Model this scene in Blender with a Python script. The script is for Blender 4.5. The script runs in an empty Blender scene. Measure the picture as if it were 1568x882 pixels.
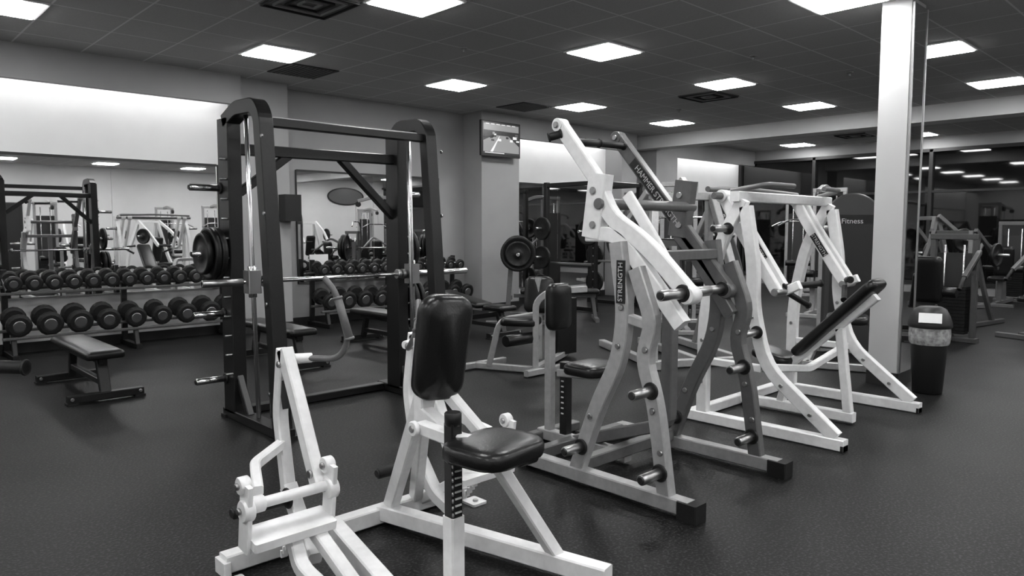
import bpy, math, random
from mathutils import Vector as V, Matrix as M
random.seed(4)
C=bpy.context.collection
# ------------------------------------------------------------ materials
def mat(name,col,rough=.5,metal=0,spec=.5,noise=0,nscale=40,bump=0,emit=0,coat=0):
    m=bpy.data.materials.new(name);m.use_nodes=True
    nt=m.node_tree;b=nt.nodes['Principled BSDF']
    b.inputs['Base Color'].default_value=(col,col,col,1)
    b.inputs['Roughness'].default_value=rough;b.inputs['Metallic'].default_value=metal
    b.inputs['Specular IOR Level'].default_value=spec
    b.inputs['Coat Weight'].default_value=coat
    if emit:
        b.inputs['Emission Color'].default_value=(1,1,1,1);b.inputs['Emission Strength'].default_value=emit
    if noise or bump:
        tc=nt.nodes.new('ShaderNodeTexCoord');n=nt.nodes.new('ShaderNodeTexNoise')
        n.inputs['Scale'].default_value=nscale;n.inputs['Detail'].default_value=4
        nt.links.new(tc.outputs['Object'],n.inputs['Vector'])
        if noise:
            r=nt.nodes.new('ShaderNodeMapRange')
            r.inputs[1].default_value=.3;r.inputs[2].default_value=.7
            r.inputs[3].default_value=col*(1-noise);r.inputs[4].default_value=col*(1+noise)
            nt.links.new(n.outputs['Fac'],r.inputs[0]);nt.links.new(r.outputs[0],b.inputs['Base Color'])
        if bump:
            bp=nt.nodes.new('ShaderNodeBump');bp.inputs['Strength'].default_value=bump;bp.inputs['Distance'].default_value=.005
            nt.links.new(n.outputs['Fac'],bp.inputs['Height']);nt.links.new(bp.outputs[0],b.inputs['Normal'])
    return m
WHITE=mat('white_powder_coat',.80,.30,noise=.05,nscale=25)
SILV=mat('silver_paint',.42,.35,metal=.3,noise=.08,nscale=30)
GRAY=mat('gray_paint',.15,.36,metal=.2,noise=.08,nscale=30)
DGRY=mat('dark_gray_paint',.09,.36,metal=.2,noise=.08,nscale=30)
BLK=mat('black_powder_coat',.010,.36,noise=.2,nscale=60)
PAD=mat('black_vinyl',.007,.3,noise=.3,nscale=120,bump=.15)
RUB=mat('black_rubber',.009,.55,noise=.3,nscale=90)
CHR=mat('chrome',.65,.18,metal=1)
STEEL=mat('brushed_steel',.4,.35,metal=1)
IRON=mat('cast_iron',.014,.42,metal=.3,noise=.3,nscale=50,bump=.1)
LAB=mat('label_black',.01,.35)
TXT=mat('label_text',.6,.5)
PAPER=mat('paper',.8,.7)
WALL=mat('wall_paint',.34,.7,noise=.03,nscale=3)
WALLW=mat('wall_paint_white',.74,.7,noise=.02,nscale=3)
COLM=mat('column_paint',.56,.6,noise=.02,nscale=3)
BASE=mat('baseboard_rubber',.02,.5)
MIR=mat('mirror_glass',.90,.012,metal=1)
GLASS=mat('night_window_glass',.004,.03,spec=.8)
MULL=mat('dark_mullion',.02,.4)
PANEL=mat('light_diffuser',.8,.5,emit=29)
COVE=mat('cove_tube',.8,.5,emit=13)
VENT=mat('vent_metal',.14,.5)
VDARK=mat('vent_dark',.012,.6)
BAG=mat('bin_liner',.35,.25,noise=.4,nscale=30,bump=.6)
PLAST=mat('dark_plastic',.018,.45)
SHROUD=mat('shroud_plastic',.045,.4)
TVG=mat('tv_gray',.05,.3,emit=.28);TVW=mat('tv_white',.05,.3,emit=.85);TVD=mat('tv_dark',.01,.3,emit=.03)
# floor
FLOOR=mat('rubber_floor',.03,.42,spec=.26)
nt=FLOOR.node_tree;b=nt.nodes['Principled BSDF'];tc=nt.nodes.new('ShaderNodeTexCoord')
n1=nt.nodes.new('ShaderNodeTexNoise');n1.inputs['Scale'].default_value=75;n1.inputs['Detail'].default_value=4
n2=nt.nodes.new('ShaderNodeTexNoise');n2.inputs['Scale'].default_value=.9;n2.inputs['Detail'].default_value=5
for n in (n1,n2): nt.links.new(tc.outputs['Object'],n.inputs['Vector'])
r1=nt.nodes.new('ShaderNodeMapRange');r1.inputs[1].default_value=.50;r1.inputs[2].default_value=.68;r1.inputs[3].default_value=.004;r1.inputs[4].default_value=.045
r2=nt.nodes.new('ShaderNodeMapRange');r2.inputs[3].default_value=.65;r2.inputs[4].default_value=1.3
mm=nt.nodes.new('ShaderNodeMath');mm.operation='MULTIPLY'
nt.links.new(n1.outputs['Fac'],r1.inputs[0]);nt.links.new(n2.outputs['Fac'],r2.inputs[0])
nt.links.new(r1.outputs[0],mm.inputs[0]);nt.links.new(r2.outputs[0],mm.inputs[1]);nt.links.new(mm.outputs[0],b.inputs['Base Color'])
r3=nt.nodes.new('ShaderNodeMapRange');r3.inputs[3].default_value=.40;r3.inputs[4].default_value=.54
nt.links.new(n2.outputs['Fac'],r3.inputs[0]);nt.links.new(r3.outputs[0],b.inputs['Roughness'])
bp=nt.nodes.new('ShaderNodeBump');bp.inputs['Strength'].default_value=.4;bp.inputs['Distance'].default_value=.004
nt.links.new(n1.outputs['Fac'],bp.inputs['Height']);nt.links.new(bp.outputs[0],b.inputs['Normal'])
# ceiling tile grid
T=.645;LX=1.28;LY=2.68
CEIL=mat('ceiling_tile',.2,.85)
nt=CEIL.node_tree;b=nt.nodes['Principled BSDF'];tc=nt.nodes.new('ShaderNodeTexCoord');sp=nt.nodes.new('ShaderNodeSeparateXYZ')
nt.links.new(tc.outputs['Object'],sp.inputs[0])
def mth(op,a,b_=None):
    n=nt.nodes.new('ShaderNodeMath');n.operation=op
    for i,x in enumerate((a,b_)):
        if x is None: continue
        if isinstance(x,(int,float)): n.inputs[i].default_value=x
        else: nt.links.new(x,n.inputs[i])
    return n.outputs[0]
gx=mth('PINGPONG',mth('SUBTRACT',sp.outputs[0],LX+T/2),T/2)
gy=mth('PINGPONG',mth('SUBTRACT',sp.outputs[1],LY+T/2),T/2)
g=mth('LESS_THAN',mth('MINIMUM',gx,gy),.009)
nz=nt.nodes.new('ShaderNodeTexNoise');nz.inputs['Scale'].default_value=60;nt.links.new(tc.outputs['Object'],nz.inputs['Vector'])
base=mth('ADD',mth('MULTIPLY',nz.outputs['Fac'],.12),.42)
nt.links.new(mth('ADD',base,mth('MULTIPLY',g,.26)),b.inputs['Base Color'])

# ------------------------------------------------------------ mesh builder
def fillet(pts,r=.06,n=4):
    pts=[V(p) for p in pts]
    if r<=0 or len(pts)<3: return pts
    out=[pts[0]]
    for i in range(1,len(pts)-1):
        a,b,c=pts[i-1],pts[i],pts[i+1]
        da=(a-b);dc=(c-b)
        k=min(r,da.length*.45,dc.length*.45)
        p0=b+da.normalized()*k;p1=b+dc.normalized()*k
        for j in range(n+1):
            t=j/n
            out.append(p0*(1-t)**2+b*2*t*(1-t)+p1*t*t)
    out.append(pts[-1]);return out
class Bd:
    def __init__(s,name,T=None):
        s.n=name;s.v=[];s.f=[];s.m=[];s.s=[];s.mats=[];s.T=T or M.Identity(4)
    def mi(s,m):
        if m not in s.mats: s.mats.append(m)
        return s.mats.index(m)
    def add(s,vs,fs,m,smooth=False):
        k=len(s.v);s.v+=[s.T@V(v) for v in vs]
        i=s.mi(m)
        for f in fs:
            s.f.append([a+k for a in f]);s.m.append(i);s.s.append(smooth)
    def sweep(s,pts,sec,side,m,smooth=False,caps=True,fr=.06):
        pts=fillet(pts,fr)
        n=len(sec);vs=[];N=len(pts)
        side=V(side) if side else None
        if side is None:
            t=(pts[1]-pts[0]).normalized();side=t.orthogonal().normalized()
        for i,p in enumerate(pts):
            t0=(pts[i]-pts[i-1]).normalized() if i else (pts[1]-pts[0]).normalized()
            t1=(pts[i+1]-pts[i]).normalized() if i<N-1 else t0
            t=(t0+t1)
            t=t.normalized() if t.length>1e-6 else t0
            sd=side-t*side.dot(t)
            if sd.length<1e-4: sd=t.orthogonal()
            sd.normalize();up=t.cross(sd).normalized();side=sd if smooth else side
            for a,b in sec: vs.append(p+sd*a+up*b)
        fs=[[i*n+j,i*n+(j+1)%n,(i+1)*n+(j+1)%n,(i+1)*n+j] for i in range(N-1) for j in range(n)]
        s.add(vs,fs,m,smooth)
        if caps:
            s.add(vs[:n],[list(range(n))[::-1]],m);s.add(vs[-n:],[list(range(n))],m)
    def beam(s,pts,side,w,t,m,fr=.07,ch=.006):
        a,b=w/2,t/2;c=min(ch,a*.4,b*.4)
        sec=[(a-c,-b),(a,-b+c),(a,b-c),(a-c,b),(-a+c,b),(-a,b-c),(-a,-b+c),(-a+c,-b)]
        s.sweep(pts,sec,side,m,fr=fr)
    def tube(s,pts,r,m,fr=.06,n=14):
        s.sweep(pts,[(r*math.cos(2*math.pi*i/n),r*math.sin(2*math.pi*i/n)) for i in range(n)],None,m,True,True,fr)
    def lathe(s,c,ax,prof,m,n=28,smooth=True):
        ax=V(ax).normalized();u=ax.orthogonal().normalized();w=ax.cross(u);c=V(c);vs=[]
        for r,h in prof:
            for i in range(n):
                a=2*math.pi*i/n;vs.append(c+ax*h+(u*math.cos(a)+w*math.sin(a))*r)
        k=len(prof)
        fs=[[i*n+j,i*n+(j+1)%n,(i+1)*n+(j+1)%n,(i+1)*n+j] for i in range(k-1) for j in range(n)]
        s.add(vs,fs,m,smooth)
        s.add(vs[:n],[list(range(n))[::-1]],m);s.add(vs[-n:],[list(range(n))],m)
    def cyl(s,p0,p1,r,m,r2=None,n=20,e=.004):
        p0=V(p0);p1=V(p1);L=(p1-p0).length;r2=r if r2 is None else r2;e=min(e,L*.3,r*.5)
        s.lathe(p0,p1-p0,[(r-e,0),(r,e),(r2,L-e),(r2-e,L)],m,n)
    def box(s,c,sz,m,rot=None,ch=.006):
        R=rot or M.Identity(3);c=V(c);z=R@V((0,0,sz[2]/2))
        s.sweep([c-z,c+z],[(x,y) for x,y in s._oct(sz[0],sz[1],ch)],R@V((1,0,0)),m,fr=0)
    def _oct(s,w,t,ch):
        a,b=w/2,t/2;c=min(ch,a*.3,b*.3)
        return [(a-c,-b),(a,-b+c),(a,b-c),(a-c,b),(-a+c,b),(-a,b-c),(-a,-b+c),(-a+c,-b)]
    def pad(s,c,sz,m,rot=None,rc=.05,taper=1.0):
        R=rot or M.Identity(3);c=V(c);w,l,t=sz;vs=[];n=8
        rc=min(rc,w*.48,l*.48)
        lay=[(.03,-.5),(.006,-.46),(0,-.3),(0,.1),(.006,.3),(.02,.43),(.05,.5),(.09,.53)]
        for ins,z in lay:
            ins=min(ins*t/.07,w*.3)
            a=w/2-ins;b=l/2-ins;r=max(rc-ins*.5,.004);r=min(r,a*.98,b*.98)
            for qx,qy,st in ((1,1,0),(-1,1,90),(-1,-1,180),(1,-1,270)):
                for j in range(n):
                    an=math.radians(st+90*j/(n-1))
                    x=qx*(a-r)+r*math.cos(an);y=qy*(b-r)+r*math.sin(an)
                    x*=1+(taper-1)*(y/l+.5)
                    vs.append(c+R@V((x,y,z*t)))
        k=len(lay);n4=4*n
        fs=[[i*n4+j,i*n4+(j+1)%n4,(i+1)*n4+(j+1)%n4,(i+1)*n4+j] for i in range(k-1) for j in range(n4)]
        fs+=[list(range(n4))[::-1],list(range((k-1)*n4,k*n4))]
        s.add(vs,fs,m,True)
    def plate(s,c,ax,R=.22,t=.04,m=IRON):
        s.lathe(V(c)-V(ax).normalized()*t/2,ax,[(.03,0),(.05,0),(.055,.004),(R*.45,.006),(R*.8,.01),(R*.86,0),(R*.97,0),(R,.006),(R,t-.006),(R*.97,t),(R*.86,t),(R*.8,t-.01),(R*.45,t-.006),(.055,t-.004),(.05,t),(.03,t)],m,32)
    def bolt(s,c,ax,r=.014):
        c=V(c);a=V(ax).normalized();s.cyl(c,c+a*.012,r,STEEL,n=10,e=.003)
    def horn(s,p0,p1,m=STEEL,r=.026):
        p0=V(p0);p1=V(p1);d=(p1-p0).normalized()
        s.cyl(p0,p0+d*.012,r*1.7,RUB);s.cyl(p0,p1,r,m);s.cyl(p1-d*.004,p1+d*.006,r*.75,PLAST)
    def grip(s,p0,p1,r=.019,m=RUB):
        s.cyl(p0,p1,r,m);d=(V(p1)-V(p0)).normalized()
        s.cyl(p0,V(p0)+d*.012,r*1.25,m);s.cyl(V(p1)-d*.012,p1,r*1.25,m)
    def text(s,txt,c,xdir,ydir,size,m):
        cu=bpy.data.curves.new('tmp','FONT');cu.body=txt;cu.size=size;cu.align_x='CENTER';cu.align_y='CENTER';cu.extrude=.0008
        ob=bpy.data.objects.new('tmp',cu);C.objects.link(ob);bpy.context.view_layer.update()
        me=bpy.data.meshes.new_from_object(ob.evaluated_get(bpy.context.evaluated_depsgraph_get()))
        x=V(xdir).normalized();y=V(ydir);y=(y-x*y.dot(x)).normalized();z=x.cross(y);c=V(c)
        s.add([c+x*v.co.x+y*v.co.y+z*v.co.z for v in me.vertices],[list(p.vertices) for p in me.polygons],m)
        bpy.data.objects.remove(ob);bpy.data.curves.remove(cu);bpy.data.meshes.remove(me)
    def done(s,name=None):
        me=bpy.data.meshes.new(s.n);me.from_pydata([tuple(v) for v in s.v],[],s.f)
        for m in s.mats: me.materials.append(m)
        me.polygons.foreach_set('material_index',s.m);me.polygons.foreach_set('use_smooth',s.s);me.update()
        o=bpy.data.objects.new(s.n,me);C.objects.link(o);return o
def rotx(d): return M.Rotation(math.radians(d),3,'X')
def roty(d): return M.Rotation(math.radians(d),3,'Y')
def rotz(d): return M.Rotation(math.radians(d),3,'Z')
X=(1,0,0);Y=(0,1,0);Z=(0,0,1)
def bx(name,x0,x1,y0,y1,z0,z1,m,ch=0.0):
    b=Bd(name);b.box(((x0+x1)/2,(y0+y1)/2,(z0+z1)/2),(x1-x0,y1-y0,z1-z0),m,ch=ch or .0005);return b.done()
# ------------------------------------------------------------ room
H=3.36;X0,X1,Y0,Y1=-2.6,17.5,-6.8,9.75
bx('floor',X0-.2,X1+.2,Y0-.2,Y1+.2,-.1,0,FLOOR)
bx('ceiling',X0-.2,X1+.2,Y0-.2,Y1+.2,H,H+.1,CEIL)
bx('wall_north',X0-.2,X1+.2,Y1,Y1+.2,0,H,WALL)
bx('wall_south',X0-.2,X1+.2,Y0-.2,Y0,0,H,WALLW)
bx('wall_west',X0-.2,X0,Y0,Y1,0,H,WALLW)
b=Bd('wall_east')
b.box((X1+.1,(Y0+Y1)/2,.1),(.2,Y1-Y0,.2),WALL);b.box((X1+.1,(Y0+Y1)/2,3.23),(.2,Y1-Y0,.26),WALL);b.done()
b=Bd('window_1')
b.box((X1+.06,(Y0+Y1)/2,1.65),(.04,Y1-Y0,2.9),GLASS,ch=.001)
for y in [9.7,7.75,5.2,2.65,.1,-2.45,-5.0]: b.box((X1,y,1.65),(.09,.08,2.9),MULL)
b.box((X1,(Y0+Y1)/2,.22),(.09,Y1-Y0,.07),MULL);b.box((X1,(Y0+Y1)/2,3.08),(.09,Y1-Y0,.07),MULL)
b.box((X1,(Y0+Y1)/2,2.2),(.07,Y1-Y0,.05),MULL)
b.done()
def recess(i,x0,x1):
    bx('wall_panel_%d'%i,x0,x1,Y1-.02,Y1-.001,0,H-.001,WALLW)
    bx('trim_%d'%i,x0,x1,9.30,9.40,2.99,H,WALL)
    c=Bd('cove_light');c.cyl((x0+.1,9.5,3.12),(x1-.1,9.5,3.12),.02,COVE,n=10);c.box(((x0+x1)/2,9.5,3.17),(x1-x0-.1,.08,.05),WALLW);c.done()
recess(1,X0,4.06);recess(2,9.04,12.0);recess(3,14.0,X1)
for i,(x0,x1,y) in enumerate([(4.06,4.75,9.40),(8.16,9.04,9.28),(12.0,12.5,9.3),(13.2,14.0,9.3)]):
    bx('pier_%d'%(i+1),x0,x1,y,Y1,0,H,WALL)
bx('wall_beam',12.93,13.35,Y0,Y1,3.10,H,WALLW)
for i,(x0,x1,y) in enumerate([(X0,4.06,Y1-.03),(4.06,4.75,9.39),(4.75,8.16,Y1-.01),(8.16,9.04,9.27),(9.04,12,Y1-.03),(12,12.5,9.29)]):
    bx('baseboard_north_%d'%(i+1),x0,x1,y-.012,y+.008,0,.11,BASE)
bx('baseboard_south',X0,X1,Y0,Y0+.015,0,.11,BASE)
def mirror(x0,x1,z0=.62,z1=2.22,y=Y1-.02):
    b=Bd('wall_mirror');n=max(1,round((x1-x0)/1.25));w=(x1-x0)/n
    for i in range(n): b.box((x0+w*(i+.5),y-.008,(z0+z1)/2),(w-.002,.012,z1-z0),MIR,ch=.001)
    b.box(((x0+x1)/2,y-.01,z0-.01),(x1-x0,.02,.02),STEEL);b.box(((x0+x1)/2,y-.01,z1+.012),(x1-x0,.02,.03),MULL)
    for xx in (x0-.01,x1+.01): b.box((xx,y-.01,(z0+z1)/2),(.02,.02,z1-z0+.04),MULL)
    b.done()
mirror(X0+.1,3.88);mirror(5.03,7.59,y=Y1);mirror(9.08,11.96,.3,2.23);mirror(14.3,17.2,.3,2.2)
# column
b=Bd('support_column')
b.box((7.02,2.36,1.68),(.34,.25,3.36),COLM);b.box((7.03,2.228,1.72),(.30,.012,3.2),MIR,ch=.002)
b.box((7.2,2.36,1.72),(.012,.22,3.2),MIR,ch=.002)
b.box((6.86,2.224,1.72),(.02,.02,3.2),STEEL);b.box((7.19,2.224,1.72),(.02,.02,3.2),STEEL)
b.box((7.02,2.36,.06),(.36,.27,.12),BASE);b.done()
for i in range(-1,7):
    for j in range(-3,3):
        x=LX+2.58*i;y=LY+2.58*j
        if x<X0+.4 or x>X1-.4 or abs(x-13.1)<.5 or y<Y0+.4: continue
        if i==0 and j==1: continue
        b=Bd('ceiling_light_panel')
        b.box((x,y,H-.006),(T-.005,T-.005,.012),WALLW,ch=.002)
        b.box((x,y,H-.014),(T-.07,T-.07,.012),PANEL,ch=.002)
        b.done()
def vent(x,y,dark):
    b=Bd('ceiling_vent');b.box((x,y,H-.006),(T,T,.012),VDARK if dark else VENT)
    if dark:
        for k in range(12): b.box((x-.29+k*.053,y,H-.015),(.012,T-.06,.01),VENT)
    else:
        for k in range(1,5):
            s=T*.95*k/4
            for sx,sy,w,l in ((s/2,0,.014,s),(-s/2,0,.014,s),(0,s/2,s,.014),(0,-s/2,s,.014)):
                b.box((x+sx,y+sy,H-.02),(w,l,.02),WALL if k%2 else VDARK)
    b.done()
vent(LX+T*5,LY+T*9,True);vent(LX+T*11,LY+T*9,True);vent(LX+T*13,LY+T*5,False);vent(LX+T*3,LY+T*5,False);vent(15.9,6.2,False)
for x,y in ((5.2,6.2),(7.8,4.2),(10.4,6.9),(4.2,4.0),(9.5,3.8)):
    b=Bd('ceiling_sprinkler');b.cyl((x,y,H),(x,y,H-.012),.04,WALL);b.cyl((x,y,H-.01),(x,y,H-.05),.012,STEEL);b.cyl((x,y,H-.05),(x,y,H-.055),.02,STEEL);b.done()
# television with a flat broadcast picture
b=Bd('television')
b.box((8.46,9.14,2.90),(.90,.05,.58),PLAST);b.box((8.46,9.113,2.91),(.85,.004,.52),TVD,ch=.001)
b.box((8.46,9.110,3.09),(.80,.003,.11),TVG,ch=.001)
b.add([(8.05,9.109,2.68),(8.87,9.109,2.68),(8.87,9.109,2.80),(8.62,9.109,2.96),(8.30,9.109,2.96),(8.05,9.109,2.86)],[[0,1,2,3,4,5]],TVG)
for k in range(16):
    x=8.08+.76*random.random();z=2.86+.14*random.random();b.box((x,9.107,z),(.05+.05*random.random(),.002,.02+.03*random.random()),random.choice((TVD,TVG,TVW)),ch=.0005)
b.add([(8.2,9.106,2.68),(8.26,9.106,2.68),(8.42,9.106,2.95),(8.41,9.106,2.95)],[[0,1,2,3]],TVW)
for k in range(6): b.box((8.14+k*.12,9.106,3.14),(.08,.002,.012),TVW,ch=.0005)
b.box((8.30,9.106,2.665),(.44,.002,.012),TVW,ch=.0005)
b.box((8.46,9.219,2.9),(.3,.12,.2),BLK);b.done()
bx('wall_speaker',4.58,4.82,9.2,9.4,1.5,1.86,BLK,.01)
b=Bd('paper_notice');b.box((5.35,9.725,.90),(.30,.004,.24),PAPER);b.done()
# ------------------------------------------------------------ dumbbell racks
def drack(x0,x1):
    b=Bd('dumbbell_rack')
    for x in (x0,x1,(x0+x1)/2):
        b.beam([(x,9.05,.03),(x,9.68,.03)],X,.06,.06,BLK)
        b.beam([(x,9.6,.05),(x,9.56,.95)],X,.06,.06,BLK)
        b.beam([(x,9.12,.05),(x,9.2,.34),(x,9.58,.42)],X,.05,.05,BLK)
        b.beam([(x,9.57,.86),(x,9.3,.72)],X,.05,.05,BLK)
    for y,z in ((9.14,.235),(9.42,.29),(9.32,.70),(9.54,.76)):
        b.beam([(x0-.1,y,z),(x1+.1,y,z)],Y,.06,.03,DGRY)
    b.done()
    d=Bd('dumbbells')
    def db(x,y,z,r,L,tilt=.2):
        a=V((0,1,tilt)).normalized();c=V((x,y,z))
        for sgn in (-1,1):
            p=c+a*sgn*L*.3;
            d.lathe(p,a*sgn,[(r*.8,0),(r,.012),(r,L*.2-.012),(r*.8,L*.2),(r*.55,L*.2+.001),(r*.5,L*.2-.004)],RUB,10 if r<.08 else 16,False)
            d.lathe(p+a*sgn*(L*.2),a*sgn,[(r*.5,-.003),(r*.45,.002)],STEEL,14)
        d.cyl(c-a*L*.3,c+a*L*.3,.016,CHR,n=10)
    n=int((x1-x0)/.27)
    for i in range(n+1):
        x=x0+.05+(x1-x0-.1)*i/n;db(x,9.28,.40,.122+.008*math.sin(i),.36)
    n=int((x1-x0)/.2)
    for i in range(n+1):
        x=x0+.05+(x1-x0-.1)*i/n;db(x,9.43,.83,.085,.29)
    d.done()
drack(-1.3,1.1);drack(1.45,3.85);drack(5.15,7.75)
# ------------------------------------------------------------ smith machine
b=Bd('smith_machine')
for x,sg,ry in ((2.18,-1,5.22),(3.54,1,5.10)):
    b.beam([(x,4.42,.035),(x,5.36,.035)],X,.10,.07,BLK)
    for y in (4.45,5.33): b.box((x,y,.012),(.13,.08,.024),RUB)
    b.beam([(x,4.50,.05),(x,4.67,2.14),(x,4.74,2.22),(x,5.02,2.23),(x,ry,2.16)],X,.10,.10,BLK,fr=.05)
    b.beam([(x,ry+.02,.05),(x,ry,2.18)],X,.10,.18,BLK)
    b.beam([(x+.0,5.0,.06),(x,ry,.4)],X,.05,.05,BLK)
    b.cyl((x-sg*.0,4.86,.07),(x,4.93,2.2),.016,CHR)
    b.cyl((x-sg*.07,4.80,.07),(x-sg*.07,4.84,2.15),.014,CHR)
    for k in range(12): b.cyl((x+sg*.045,ry-.06,.35+k*.14),(x+sg*.10,ry-.06,.35+k*.14),.009,STEEL,n=8)
    for z in (1.69,1.22,.78,.30):
        b.horn((x+sg*.05,ry+.06,z),(x+sg*.27,ry+.06,z),CHR,.024)
    b.box((x,4.9,1.03),(.09,.10,.16),STEEL);b.cyl((x,4.9,.92),(x,4.9,1.14),.028,CHR)
    for z in (.3,.9,1.5,2.0): b.bolt((x+sg*.05,4.57,z),(sg,0,0))
b.beam([(2.18,4.70,2.11),(3.54,4.70,2.11)],Y,.07,.06,BLK)
b.box((2.85,4.70,2.143),(1.2,.03,.008),STEEL)
b.beam([(2.18,5.22,1.97),(3.54,5.10,1.97)],Y,.07,.08,BLK)
b.beam([(2.62,5.19,1.95),(2.24,5.21,1.66)],Y,.06,.06,BLK);b.beam([(3.04,5.15,1.95),(3.50,5.11,1.50)],Y,.06,.06,BLK)
b.beam([(2.18,5.3,.035),(3.54,5.3,.035)],Y,.08,.06,BLK)
b.cyl((1.84,4.92,1.03),(4.14,4.92,1.03),.015,CHR)
b.cyl((1.84,4.92,1.03),(2.12,4.92,1.03),.025,STEEL);b.cyl((3.62,4.92,1.03),(4.14,4.92,1.03),.025,CHR)
for x in (2.26,2.32,3.4,3.45): b.cyl((x,4.92,1.03),(x+.03,4.92,1.03),.04,STEEL)
for i,(x,R) in enumerate([(2.08,.19),(2.035,.19),(1.99,.15)]): b.plate((x,5.28,1.22),X,R,.04)
b.plate((3.66,5.16,1.22),X,.19,.04);b.plate((3.64,5.16,.78),X,.22,.04);b.plate((3.70,5.16,.78),X,.22,.04)
b.done()
# ------------------------------------------------------------ seated row machine (front, white)
b=Bd('seated_row_machine')
cx=1.745
b.beam([(1.12,2.87,.045),(2.36,2.87,.045)],Y,.075,.075,WHITE)
for x in (1.12,2.36):
    b.box((x,2.87,.03),(.03,.10,.06),WHITE);b.box((x,2.75,.006),(.09,.10,.012),WHITE);b.bolt((x,2.74,.01),Z)
for s in (-1,1):
    b.beam([(cx+s*.13,2.86,.06),(cx+s*.395,1.70,.06)],X,.07,.075,WHITE)
    if s>0: b.beam([(cx+s*.06,2.02,.56),(cx+s*.35,1.93,.08)],Y,.055,.05,WHITE,fr=0)
    lx=cx+s*.34
    b.beam([(lx,2.86,.28),(lx,2.92,.60),(lx,2.87,.89)],X,.05,.055,WHITE,fr=.05)
    b.beam([(lx,2.86,.89),(lx,2.74,.66),(lx,2.59,.36)],X,.05,.065,WHITE,fr=.05)
    b.box((lx,2.85,.70),(.03,.07,.12),LAB,rot=rotx(-15))
    b.bolt((lx-.025,2.86,.83),(-1,0,0));b.bolt((lx-.025,2.61,.42),(-1,0,0),.018)
    b.beam([(lx,2.90,.48),(lx+s*.19,2.76,.46),(lx+s*.25,2.60,.41)],Z,.042,.04,WHITE,fr=.03)
    b.beam([(lx,2.86,.30),(lx,2.72,.13),(lx+s*.02,2.60,.07)],X,.06,.06,WHITE,fr=.05)
    fx=cx+s*.49;fy=2.55;hw=.172
    b.box((fx,fy,.25),(hw*2-.01,.13,.035),WHITE,rot=rotx(12))
    for e in (-1,1):
        b.box((fx+e*hw,fy,.34),(.02,.075,.26),WHITE,rot=rotx(8))
        b.cyl((fx+e*hw-.02,fy+.01,.46),(fx+e*hw+.02,fy+.01,.46),.034,WHITE)
        b.cyl((fx+e*hw-.02,fy-.01,.37),(fx+e*hw+.02,fy-.01,.37),.042,WHITE)
        b.bolt((fx+e*hw-.02,fy,.37),(-1,0,0));b.bolt((fx+e*hw-.02,fy+.01,.46),(-1,0,0))
    b.cyl((fx-hw,fy,.38),(fx+hw,fy,.38),.021,WHITE);b.cyl((fx-hw,fy,.38),(fx-hw+.07,fy,.38),.032,WHITE)
    if s<0:
        b.beam([(fx+.02,fy+.02,.23),(fx+.0,fy-.08,.12),(fx+.02,fy-.35,.06)],X,.055,.05,WHITE,fr=.05)
        b.beam([(fx+.10,fy+.02,.23),(fx+.12,fy-.3,.06)],X,.055,.05,WHITE,fr=.05)
    else: b.beam([(fx-.1,fy+.02,.23),(fx-.12,fy+.30,.06)],X,.055,.05,WHITE,fr=.05)
    for k in range(5): b.box((fx+.06,fy+.1+k*.02,.16-k*.022),(.03,.012,.03),WHITE)
    b.horn((lx-.03,2.80,.27),(lx-.27,2.80,.27),RUB,.026)
    tz=1.20 if s<0 else 1.07
    b.tube([(lx,2.86,.85),(lx-s*.08,2.82,.85),(lx-s*.16,2.70,.85),(lx-s*.17,2.63,.93),(lx-s*.13,2.66,tz-.06),(lx-s*.10,2.70,tz)],.013,GRAY,fr=.05)
    b.cyl((lx,2.86,.85),(lx-s*.10,2.81,.85),.021,WHITE)
    b.grip((lx-s*.17,2.62,.94),(lx-s*.135,2.655,tz-.08),.017,GRAY)
    if s>0: b.grip((lx,2.80,.76),(lx-.02,2.6,.64),.02)
b.beam([(1.76,2.33,.84),(1.79,2.42,.68),(1.90,2.82,.09)],X,.05,.07,WHITE,fr=.05)
b.beam([(1.79,2.34,.80),(1.86,2.50,.60),(2.06,2.84,.09)],X,.05,.06,WHITE,fr=.05)
b.beam([(1.77,2.30,.80),(1.86,2.05,.55)],X,.045,.05,WHITE,fr=0)
R=rotz(-8)@rotx(97)@rotz(-4)
b.pad((1.745,2.22,.935),(.212,.42,.085),PAD,rot=R,rc=.07,taper=1.10)
b.box((1.72,2.29,.90),(.10,.02,.26),BLK,rot=rotz(-8)@rotx(6))
b.beam([(1.74,2.34,.96),(1.74,2.34,.60)],X,.06,.06,WHITE)
b.beam([(1.74,2.34,.66),(1.72,2.06,.58)],X,.06,.06,WHITE)
px=1.65
b.beam([(px,2.04,.03),(px,2.04,.34)],X,.062,.062,WHITE)
b.beam([(px,2.04,.30),(px,2.04,.69)],X,.052,.052,BLK)
for k in range(9): b.cyl((px-.035,2.005,.36+k*.026),(px-.03,2.0,.36+k*.026),.008,STEEL,n=8);b.box((px,2.012,.36+k*.026),(.03,.006,.006),TXT)
b.cyl((px,2.04,.68),(px,2.04,.73),.032,BLK)
b.beam([(px-.01,2.22,.64),(px,2.04,.63),(1.76,1.88,.60)],Z,.05,.05,WHITE,fr=.05);b.cyl((px-.035,2.22,.64),(px-.055,2.22,.64),.03,WHITE);b.bolt((px-.05,2.22,.64),(-1,0,0))
b.beam([(cx-.31,2.04,.045),(px,2.04,.045)],Y,.07,.07,WHITE)
b.box((1.735,1.90,.575),(.24,.16,.025),BLK,rot=rotz(10))
b.pad((1.73,1.905,.61),(.345,.29,.07),PAD,rot=rotz(8),rc=.09)
b.cyl((1.80,1.86,.56),(1.89,1.86,.56),.03,BLK)
b.done()
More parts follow.
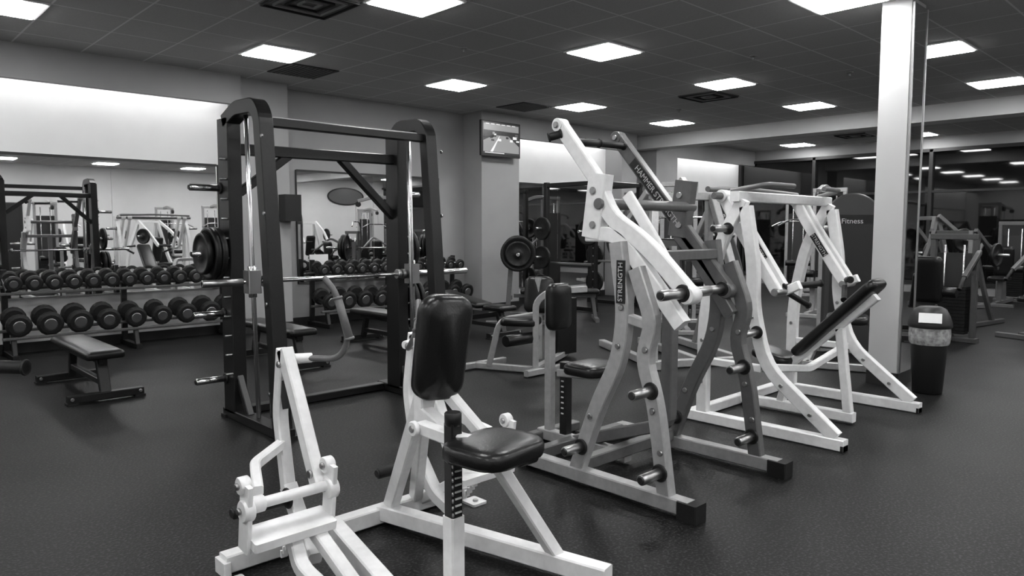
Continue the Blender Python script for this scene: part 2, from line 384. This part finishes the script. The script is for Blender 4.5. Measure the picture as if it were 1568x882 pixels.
# ------------------------------------------------------------ high row machine (silver/white)
b=Bd('high_row_machine')
for x,mt,ma,s in ((2.97,SILV,WHITE,-1),(3.88,GRAY,GRAY,1)):
    b.beam([(x,1.86,.055),(x,3.0,.055)],X,.075,.075,SILV)
    b.box((x,1.86,.045),(.10,.11,.09),RUB);b.box((x,2.98,.03),(.09,.06,.06),RUB)
    b.beam([(x,2.585,.07),(x,2.44,.46),(x,2.30,.72),(x,2.265,.97),(x,2.32,1.33)],X,.06,.085,mt,fr=.16)
    b.beam([(x,2.0,.07),(x,2.07,.53),(x,2.15,.76),(x,2.09,.93),(x,2.2,1.20)],X,.06,.08,mt,fr=.12)
    ax=x+.05*(-s)
    b.box((ax,2.5,1.52),(.075,.12,.34),ma,rot=rotx(8))
    for z in (1.42,1.6): b.bolt((ax-.037,2.5,z),(-1,0,0),.02)
    if s<0:
        b.beam([(ax,2.77,1.97),(ax,2.47,1.62)],X,.06,.075,ma)
        b.cyl((ax-.035,2.77,1.97),(ax+.035,2.77,1.97),.038,ma);b.bolt((ax-.035,2.77,1.97),(-1,0,0),.018)
        b.beam([(ax,2.49,1.63),(ax,2.41,1.46),(ax,2.24,1.36),(ax,2.12,1.27),(ax,1.92,1.08)],X,.06,.085,ma,fr=.10)
        b.beam([(ax,2.56,1.37),(ax,2.36,1.37),(ax,2.25,1.26),(ax,1.96,.93)],X,.06,.08,ma,fr=.08)
        b.beam([(ax+.1,2.38,1.58),(ax+.1,2.2,1.34),(ax+.1,2.08,1.16)],X,.03,.06,ma,fr=.08)
        ey,ez=1.92,1.08
        b.tube([(ax,2.73,1.90),(ax+.10,2.75,1.88),(ax+.34,2.77,1.90)],.014,STEEL)
        b.grip((ax+.08,2.75,1.885),(ax+.34,2.77,1.90),.021)
        b.grip((ax-.02,2.74,1.92),(ax-.07,2.80,1.90),.022)
    else:
        b.beam([(ax,3.0,1.99),(ax,2.18,1.04)],X,.06,.085,ma)
        b.cyl((ax-.035,3.0,1.99),(ax+.035,3.0,1.99),.042,ma);b.bolt((ax-.035,3.0,1.99),(-1,0,0),.018)
        b.beam([(ax,2.52,1.36),(ax,2.40,1.24),(ax,2.16,.90)],X,.06,.075,ma,fr=.08)
        ey,ez=2.18,1.04
        b.grip((ax-.03,2.93,1.93),(ax-.38,2.96,1.93),.021)
    b.cyl((ax-.04,ey,ez),(ax+.04,ey,ez),.045,ma)
    b.horn((ax-.03,ey+.02,ez+.01),(ax-.22,ey+.02,ez+.01));b.horn((ax+.03,ey+.02,ez+.01),(ax+.2,ey+.02,ez+.01))
    b.horn((x-.03,2.08,.60),(x-.19,2.08,.60));b.horn((x-.03,2.02,.20),(x-.19,2.02,.20))
    b.horn((x-.03,2.53,.22),(x-.17,2.53,.22))
    for y,z in ((2.47,.4),(2.29,.8),(2.27,1.0),(2.07,.5),(2.02,.3),(2.12,.8)): b.bolt((x-.03,y,z),(-1,0,0),.016)
    b.beam([(x,2.27,.95),(x,2.12,.92)],X,.05,.05,mt)
b.beam([(3.797,2.86,1.828),(3.797,2.48,1.388)],X,.006,.062,LAB)
b.text('HAMMER STRENGTH',(3.793,2.67,1.608),(0,-.653,-.757),(0,-.757,.653),.052,TXT)
b.box((2.937,2.275,1.13),(.004,.055,.22),LAB);b.text('STRENGTH',(2.933,2.275,1.13),(0,0,1),(0,1,0),.04,TXT)
for y,z in ((2.98,.055),(2.58,.10)): b.beam([(2.97,y,z),(3.88,y,z)],Y,.07,.07,GRAY)
b.cyl((2.97,2.46,1.53),(3.88,2.46,1.53),.03,GRAY)
b.beam([(2.97,2.30,1.25),(3.88,2.30,1.25)],Y,.06,.06,GRAY)
b.beam([(3.42,2.98,.06),(3.42,2.30,.30),(3.42,2.3,1.25)],X,.07,.07,GRAY)
b.beam([(3.42,3.30,.05),(3.42,2.58,.05)],X,.07,.07,SILV);b.beam([(3.1,3.28,.04),(3.75,3.28,.04)],Y,.07,.06,GRAY)
b.beam([(3.42,3.08,.08),(3.42,3.08,.55)],X,.06,.06,BLK)
for k in range(8): b.box((3.388,3.08,.22+k*.035),(.004,.02,.008),TXT)
b.beam([(3.40,3.12,.48),(3.42,2.80,.50)],X,.05,.05,SILV)
b.pad((3.42,2.85,.545),(.34,.28,.07),PAD,rc=.08)
b.beam([(3.42,3.22,.08),(3.42,3.22,.98)],X,.055,.055,SILV)
b.pad((3.42,3.14,.90),(.20,.30,.07),PAD,rot=rotx(90),rc=.05)
b.done()
# ------------------------------------------------------------ incline press machine (white)
b=Bd('incline_press_machine')
for x,s in ((4.60,-1),(6.0,1)):
    b.beam([(x,1.78,.04),(x,2.93,.04)],X,.075,.075,WHITE)
    for y in (1.79,2.92): b.box((x,y,.02),(.08,.02,.04),RUB)
    b.beam([(x,2.80,.06),(x,2.80,.80),(x,2.70,1.28),(x,2.52,1.60)],X,.06,.085,WHITE,fr=.25)
    b.beam([(x,1.84,.08),(x,2.33,.47),(x,2.43,.87),(x,2.43,1.15),(x,2.50,1.55)],X,.06,.085,WHITE,fr=.16)
    b.beam([(x,2.79,.45),(x,2.35,.45)],X,.05,.05,WHITE)
    for y,z in ((2.8,.3),(2.8,.6),(2.2,.36),(2.0,.2),(2.42,.8)): b.bolt((x-.03,y,z),(-1,0,0),.014)
    b.horn((x-.03,2.38,.7),(x-.2,2.38,.7))
    for lx in (x-s*.2,x-s*.08):
        b.beam([(lx,2.72,1.63),(lx,2.62,1.45),(lx,2.30,.97)],X,.05,.075,WHITE,fr=.1)
        b.cyl((lx-.04,2.72,1.63),(lx+.04,2.72,1.63),.045,WHITE)
    lx=x-s*.2
    b.box((lx-.028,2.50,1.27),(.004,.05,.2),LAB,rot=rotx(-34))
    b.text('STRENGTH',(lx-.031,2.50,1.27),(0,-.56,-.83),(0,-.83,.56),.04,TXT)
    b.cyl((lx-s*-.16,2.30,.97),(lx-s*.05,2.30,.97),.028,STEEL)
    b.beam([(lx,2.30,.97),(lx,2.2,1.02)],X,.05,.06,WHITE)
    b.grip((lx+s*.03,2.30,1.0),(lx-s*.25,2.16,1.02),.021);b.grip((lx,2.30,.97),(lx-s*.2,2.22,.86),.02)
    b.horn((x+s*.02,2.62,1.40),(x+s*.22,2.62,1.40))
    b.tube([(x,2.62,1.66),(x-s*.1,2.40,1.70),(x-s*.45,2.38,1.70)],.018,GRAY)
b.beam([(4.55,2.56,1.62),(6.05,2.56,1.62)],Y,.07,.07,WHITE)
b.tube([(4.6,2.80,1.68),(5.3,2.84,1.70),(6.0,2.80,1.68)],.02,GRAY);b.beam([(4.6,2.90,.04),(6.0,2.90,.04)],Y,.07,.07,WHITE)
b.beam([(4.6,2.34,.46),(5.3,2.34,.36),(6.0,2.34,.46)],Y,.05,.05,WHITE)
b.cyl((4.55,2.72,1.63),(6.05,2.72,1.63),.025,GRAY)
b.beam([(5.3,2.9,.05),(5.3,2.0,.05)],X,.07,.07,WHITE)
b.beam([(5.3,2.55,.06),(5.3,2.48,.36)],X,.06,.06,WHITE);b.beam([(5.3,2.48,.38),(5.3,1.88,.93)],X,.06,.06,WHITE)
b.beam([(5.3,2.04,.06),(5.3,2.12,.68)],X,.06,.06,WHITE)
ang=math.degrees(math.atan2(.54,-.53))
b.pad((5.3,2.14,.75),(.28,.80,.07),PAD,rot=rotx(ang),rc=.06)
b.pad((5.3,2.60,.43),(.30,.30,.07),PAD,rot=rotx(12),rc=.07)
b.done()
# ------------------------------------------------------------ benches
def bench(x,y,rz=0,inc=0,name='flat_bench',L=1.25,zt=.38):
    b=Bd(name,M.Translation((x,y,0))@M.Rotation(math.radians(rz),4,'Z'))
    if not inc:
        b.pad((0,0,zt),(.29,L,.07),PAD,rc=.03)
        b.beam([(0,-L*.42,zt-.06),(0,L*.42,zt-.06)],X,.06,.06,BLK)
    else:
        b.pad((0,-L*.38,zt),(.29,.36,.07),PAD,rc=.03)
        a=math.radians(inc);c=V((0,-L*.17,zt))+V((0,math.cos(a),math.sin(a)))*L*.38
        b.pad(c,(.29,L*.72,.07),PAD,rot=rotx(inc),rc=.03)
        b.beam([(0,-L*.42,zt-.07),(0,L*.3,.15)],X,.06,.06,BLK)
        b.beam([(0,L*.25,.1),c-V((0,0,.05))],X,.05,.05,BLK)
        for k in range(6): b.box((0,L*(.05+.05*k),.22-.02*k),(.09,.02,.04),BLK)
    b.beam([(0,-L*.36,zt-.06),(0,-L*.44,.05)],X,.08,.06,BLK);b.beam([(0,L*.36,zt-.08),(0,L*.42,.05)],X,.06,.06,BLK)
    b.beam([(0,-L*.42,.14),(0,L*.42,.14)],X,.05,.05,BLK)
    for y0 in (-L*.45,L*.44):
        b.beam([(-.28,y0,.045),(.28,y0,.045)],Y,.07,.06,BLK)
        for e in (-.25,.25): b.box((e,y0,.01),(.08,.09,.02),RUB);b.bolt((e,y0-.035,.05),(0,-1,0))
    b.done()
bench(1.64,7.08);bench(3.42,7.15);bench(4.9,7.3,0,0);bench(6.35,7.35,0,8,'adjustable_bench')
# ------------------------------------------------------------ trash can
b=Bd('trash_can')
c=(6.82,1.98,0)
b.lathe(c,Z,[(.10,0),(.115,.01),(.145,.52),(.15,.55)],PLAST)
b.lathe(c,Z,[(.146,.42),(.155,.44),(.16,.5),(.157,.56),(.162,.58)],BAG,40)
b.lathe(c,Z,[(.165,.565),(.17,.57),(.168,.60),(.15,.66),(.12,.72),(.08,.74)],PLAST)
b.box((6.665,1.935,.655),(.012,.17,.085),PAPER,rot=rotz(16)@roty(24));b.done()
# ------------------------------------------------------------ background equipment
def plate_bench(x,y,rz):
    b=Bd('bench_press_station',M.Translation((x,y,0))@M.Rotation(math.radians(rz),4,'Z'))
    b.pad((0,-.3,.45),(.3,1.2,.07),PAD,rc=.04);b.beam([(0,-.85,.38),(0,.4,.38)],X,.06,.06,GRAY)
    b.beam([(0,-.8,.38),(0,-.85,.04)],X,.06,.06,GRAY);b.beam([(-.3,-.85,.03),(.3,-.85,.03)],Y,.06,.06,GRAY)
    for s in (-1,1):
        b.beam([(s*.55,.5,.03),(s*.55,.42,1.15)],X,.07,.07,GRAY);b.beam([(s*.55,-.1,.03),(s*.55,.8,.03)],X,.07,.06,GRAY)
        b.box((s*.55,.33,1.0),(.05,.1,.03),BLK)
        for k,R in enumerate((.25,.25,.18)): b.plate((s*(.72+.05*k),.34,1.04),X,R,.045)
    b.beam([(-.55,.45,.4),(.55,.45,.4)],Y,.06,.06,GRAY);b.cyl((-1.1,.34,1.04),(1.1,.34,1.04),.014,CHR)
    for s in (-1,1): b.cyl((s*.68,.34,1.04),(s*1.1,.34,1.04),.025,CHR)
    b.done()
def power_rack(x,y,rz,Ht=2.2):
    b=Bd('power_rack',M.Translation((x,y,0))@M.Rotation(math.radians(rz),4,'Z'))
    for sx in (-.6,.6):
        for sy in (-.55,.55): b.beam([(sx,sy,.02),(sx,sy,Ht)],X,.08,.08,BLK)
        for z in (.05,Ht-.05): b.beam([(sx,-.6,z),(sx,.6,z)],X,.07,.07,BLK)
        b.beam([(sx,-.5,.8),(sx,.5,.8)],X,.04,.04,STEEL)
        for z in (.4,.9,1.4): b.horn((sx*1.05,.55,z),(sx*1.45,.55,z));b.plate((sx*1.2,.55,z),X,.2,.05)
        for k in range(14): b.cyl((sx*1.06,-.55,.3+k*.13),(sx*1.08,-.55,.3+k*.13),.012,STEEL,n=8)
    for sy in (-.55,.55): b.beam([(-.6,sy,Ht-.05),(.6,sy,Ht-.05)],Y,.07,.07,BLK)
    b.cyl((-1.1,-.63,1.35),(1.1,-.63,1.35),.015,CHR)
    for s in (-1,1): b.plate((s*.85,-.63,1.35),X,.225,.05);b.cyl((s*.7,-.63,1.35),(s*1.1,-.63,1.35),.025,CHR)
    b.done()
def cable(x,y,rz,m=WHITE,Ht=2.05,bar=True,name='lat_pulldown_machine'):
    b=Bd(name,M.Translation((x,y,0))@M.Rotation(math.radians(rz),4,'Z'))
    for s in (-.24,.24):
        b.beam([(s,.3,.03),(s,.3,Ht)],X,.06,.07,m);b.cyl((s*.45,.3,.1),(s*.45,.3,Ht-.1),.012,CHR)
    b.beam([(-.3,.3,.03),(.3,.3,.03)],Y,.12,.06,m);b.beam([(-.27,.3,Ht),(.27,.3,Ht)],Y,.08,.07,m)
    for k in range(14): b.box((0,.3,.12+k*.042),(.34,.13,.038),IRON,ch=.004)
    b.box((0,.39,Ht*.47),(.44,.02,Ht*.75),SHROUD,ch=.01)
    if bar:
        b.beam([(0,.3,Ht),(0,-.1,Ht+.05),(0,-.5,Ht-.05)],X,.07,.07,m,fr=.12)
        b.cyl((-.03,-.5,Ht-.12),(.03,-.5,Ht-.12),.06,PLAST);b.cyl((0,-.55,Ht-.12),(0,-.55,Ht-.5),.004,BLK,n=6)
        b.tube([(-.6,-.55,Ht-.6),(-.4,-.55,Ht-.5),(.4,-.55,Ht-.5),(.6,-.55,Ht-.6)],.014,CHR)
    else:
        b.beam([(0,-.3,.05),(0,-.38,1.0)],X,.06,.06,m);b.pad((0,-.46,.80),(.32,.55,.08),PAD,rot=rotx(96),rc=.06)
        for s in (-1,1): b.beam([(s*.2,.3,.9),(s*.42,-.1,1.15),(s*.42,-.55,.85)],X,.05,.05,m,fr=.1);b.grip((s*.42,-.55,.86),(s*.42,-.68,.72),.02)
    b.beam([(0,.3,.05),(0,-1.0,.05)],X,.07,.07,m);b.beam([(-.3,-1.0,.03),(.3,-1.0,.03)],Y,.07,.06,m)
    b.beam([(0,-.65,.05),(0,-.65,.45)],X,.07,.07,m);b.pad((0,-.7,.5),(.32,.4,.08),PAD,rc=.06)
    b.beam([(0,-.35,.05),(0,-.35,.6)],X,.06,.06,m)
    for s in (-1,1): b.cyl((s*.05,-.4,.66),(s*.3,-.4,.66),.06,PAD)
    b.done()
def press(x,y,rz,m=WHITE,name='chest_press_machine',k=1.0):
    b=Bd(name,M.Translation((x,y,0))@M.Rotation(math.radians(rz),4,'Z')@M.Scale(k,4))
    for s in (-1,1):
        b.beam([(s*.45,-.7,.04),(s*.45,.7,.04)],X,.07,.07,m)
        b.beam([(s*.45,.6,.05),(s*.42,.5,.8),(s*.3,.25,1.6)],X,.07,.08,m,fr=.2)
        b.beam([(s*.45,-.3,.05),(s*.42,.0,.6),(s*.3,.2,1.55)],X,.06,.08,m,fr=.2)
        b.beam([(s*.36,.25,1.62),(s*.42,-.15,1.3),(s*.42,-.45,.95)],X,.06,.07,m,fr=.12)
        b.grip((s*.42,-.42,.98),(s*.18,-.5,.98),.02);b.horn((s*.45,-.1,1.2),(s*.75,-.1,1.2))
        b.plate((s*.55,-.1,1.2),X,.2,.05)
    b.beam([(-.45,.6,.04),(.45,.6,.04)],Y,.07,.07,m);b.beam([(-.36,.22,1.58),(.36,.22,1.58)],Y,.07,.07,m)
    b.beam([(0,.6,.05),(0,-.7,.05)],X,.07,.07,m);b.beam([(0,-.3,.05),(0,-.3,.42)],X,.07,.07,m)
    b.pad((0,-.3,.47),(.32,.38,.08),PAD,rc=.07);b.beam([(0,.1,.05),(0,.05,1.1)],X,.06,.06,m)
    b.pad((0,-.03,.85),(.3,.65,.08),PAD,rot=rotx(100),rc=.06);b.done()
plate_bench(7.95,7.70,46)
power_rack(9.9,8.3,0)
cable(9.0,5.9,-50,SILV);cable(11.5,8.3,0,GRAY);press(10.8,6.6,200,GRAY);press(6.75,4.55,150,SILV,'shoulder_press_machine',1.1)
cable(12.2,5.2,-80,SILV);press(14.4,4.2,60,GRAY);cable(15.6,7.2,-60,SILV)
cable(9.9,2.75,-95,DGRY,1.30,False,'chest_fly_machine');press(12.2,3.2,80,DGRY,'leg_press_machine',.85);cable(11.9,1.8,-110,GRAY,1.35,False,'leg_extension_station');press(14.2,1.9,70,DGRY,k=.85)
bench(10.3,1.35,70,30,'adjustable_bench')
cable(16.2,3.4,-90,GRAY,1.5,False,'abdominal_machine');cable(15.8,.2,-90,DGRY,1.4,False,'abdominal_machine')
for x,y,r,k in ((-1,-2,180,0),(1.5,-2.2,170,1),(4.3,-2.2,180,0),(6.5,-1.0,150,1),(8.7,-2.6,180,0),(11.5,-2,180,1),(14,-2.4,180,0),(9.2,-.3,120,1),(2.0,-5.0,180,0),(5.6,-4.8,180,1),(8.2,-5.2,180,0),(11,-4.9,180,1),(15.5,-4.8,200,0)):
    (cable if k==0 else press)(x,y,r,WHITE if k else SILV)
b=Bd('selectorized_leg_machine',M.Translation((8.35,3.25,0))@M.Rotation(math.radians(-70),4,'Z'))
b.box((0,0,.80),(.58,.22,1.5),SHROUD,ch=.04);b.box((0,-.112,.95),(.42,.006,1.0),PLAST,ch=.02)
b.lathe((0,-.11,1.5),(0,1,0),[(.27,0),(.29,.01),(.29,.2),(.27,.22)],SHROUD,32)
b.text('Fitness',(0,-.118,1.48),X,Z,.08,TXT)
for s in (-1,1): b.beam([(s*.31,0,.02),(s*.31,0,1.5)],X,.05,.09,SILV)
b.beam([(-.35,-.1,.04),(-.35,-1.2,.04)],X,.07,.07,SILV);b.beam([(.35,-.1,.04),(.35,-1.2,.04)],X,.07,.07,SILV);b.beam([(-.35,-1.15,.04),(.35,-1.15,.04)],Y,.07,.07,SILV)
b.beam([(0,-.1,.3),(0,-.8,.4)],X,.07,.07,SILV);b.pad((0,-.8,.48),(.4,.45,.09),PAD,rc=.08)
b.done()
b=Bd('leg_extension_machine')
b.beam([(4.7,5.45,.04),(5.0,4.75,.04)],X,.06,.06,SILV);b.beam([(4.55,5.45,.04),(5.1,5.45,.04)],Y,.06,.06,SILV);b.beam([(4.75,4.78,.04),(5.3,4.78,.04)],Y,.06,.06,SILV)
b.beam([(4.95,4.85,.05),(4.95,4.85,.70),(5.02,4.75,.80),(5.5,4.7,.80)],None,.06,.06,SILV,fr=.12)
b.beam([(4.75,5.3,.05),(4.8,5.2,.5),(5.1,5.0,.55)],None,.06,.06,SILV,fr=.1)
b.pad((4.95,5.05,.5),(.34,.36,.08),PAD,rot=rotz(30),rc=.07);b.pad((5.35,5.2,.72),(.30,.38,.08),PAD,rot=rotz(-60)@rotx(80),rc=.07)
b.cyl((4.6,4.9,.35),(5.0,4.9,.35),.055,PAD)
b.beam([(5.35,5.2,.05),(5.35,5.2,.9)],X,.06,.06,SILV);b.box((5.8,5.3,.35),(.3,.2,.6),IRON);b.beam([(4.95,4.85,.05),(5.9,5.3,.05)],Z,.06,.06,SILV)
b.done()
b=Bd('leg_curl_machine')
b.beam([(.42,4.25,.04),(.42,5.4,.04)],X,.07,.07,WHITE);b.beam([(.15,4.3,.04),(.52,4.3,.04)],Y,.07,.07,WHITE)
b.beam([(.42,4.4,.05),(.42,4.4,.72),(.42,5.2,.66),(.42,5.3,.05)],X,.06,.06,WHITE)
b.tube([(.42,4.4,.74),(.60,4.22,.74)],.014,STEEL);b.grip((.45,4.37,.74),(.70,4.13,.73),.032)
b.pad((.42,4.95,.74),(.3,.9,.07),PAD,rc=.05);b.done()
b=Bd('oval_wall_sign')
b.add([(15.7+.85*math.cos(a*math.pi/16),Y0+.03,2.7+.36*math.sin(a*math.pi/16)) for a in range(32)],[list(range(32))],LAB)
b.add([(15.7+.78*math.cos(a*math.pi/16),Y0+.035,2.7+.31*math.sin(a*math.pi/16)) for a in range(32)],[list(range(32))],GRAY);b.done()
for i,x in enumerate((4.0,12.2)):
    b=Bd('door_%d'%(i+1));b.box((x,Y0+.05,1.05),(.95,.05,2.1),PLAST);b.box((x,Y0+.04,1.09),(1.1,.04,2.18),MULL);b.cyl((x+.38,Y0+.07,1.0),(x+.38,Y0+.14,1.0),.02,CHR);b.done()
# ------------------------------------------------------------ world, camera
w=bpy.data.worlds.new('night');bpy.context.scene.world=w;w.use_nodes=True
w.node_tree.nodes['Background'].inputs[0].default_value=(0,0,0,1)
cam=bpy.data.cameras.new('camera');cam.sensor_width=36;cam.lens=36*1112/1568;cam.clip_end=100
co=bpy.data.objects.new('camera',cam);C.objects.link(co);co.location=(0,0,1.4)
co.rotation_euler=(math.radians(90-4.68),0,math.radians(46.3-90));bpy.context.scene.camera=co
vs=bpy.context.scene.view_settings;vs.view_transform='Standard';vs.look='None';vs.exposure=0.1;vs.gamma=.93
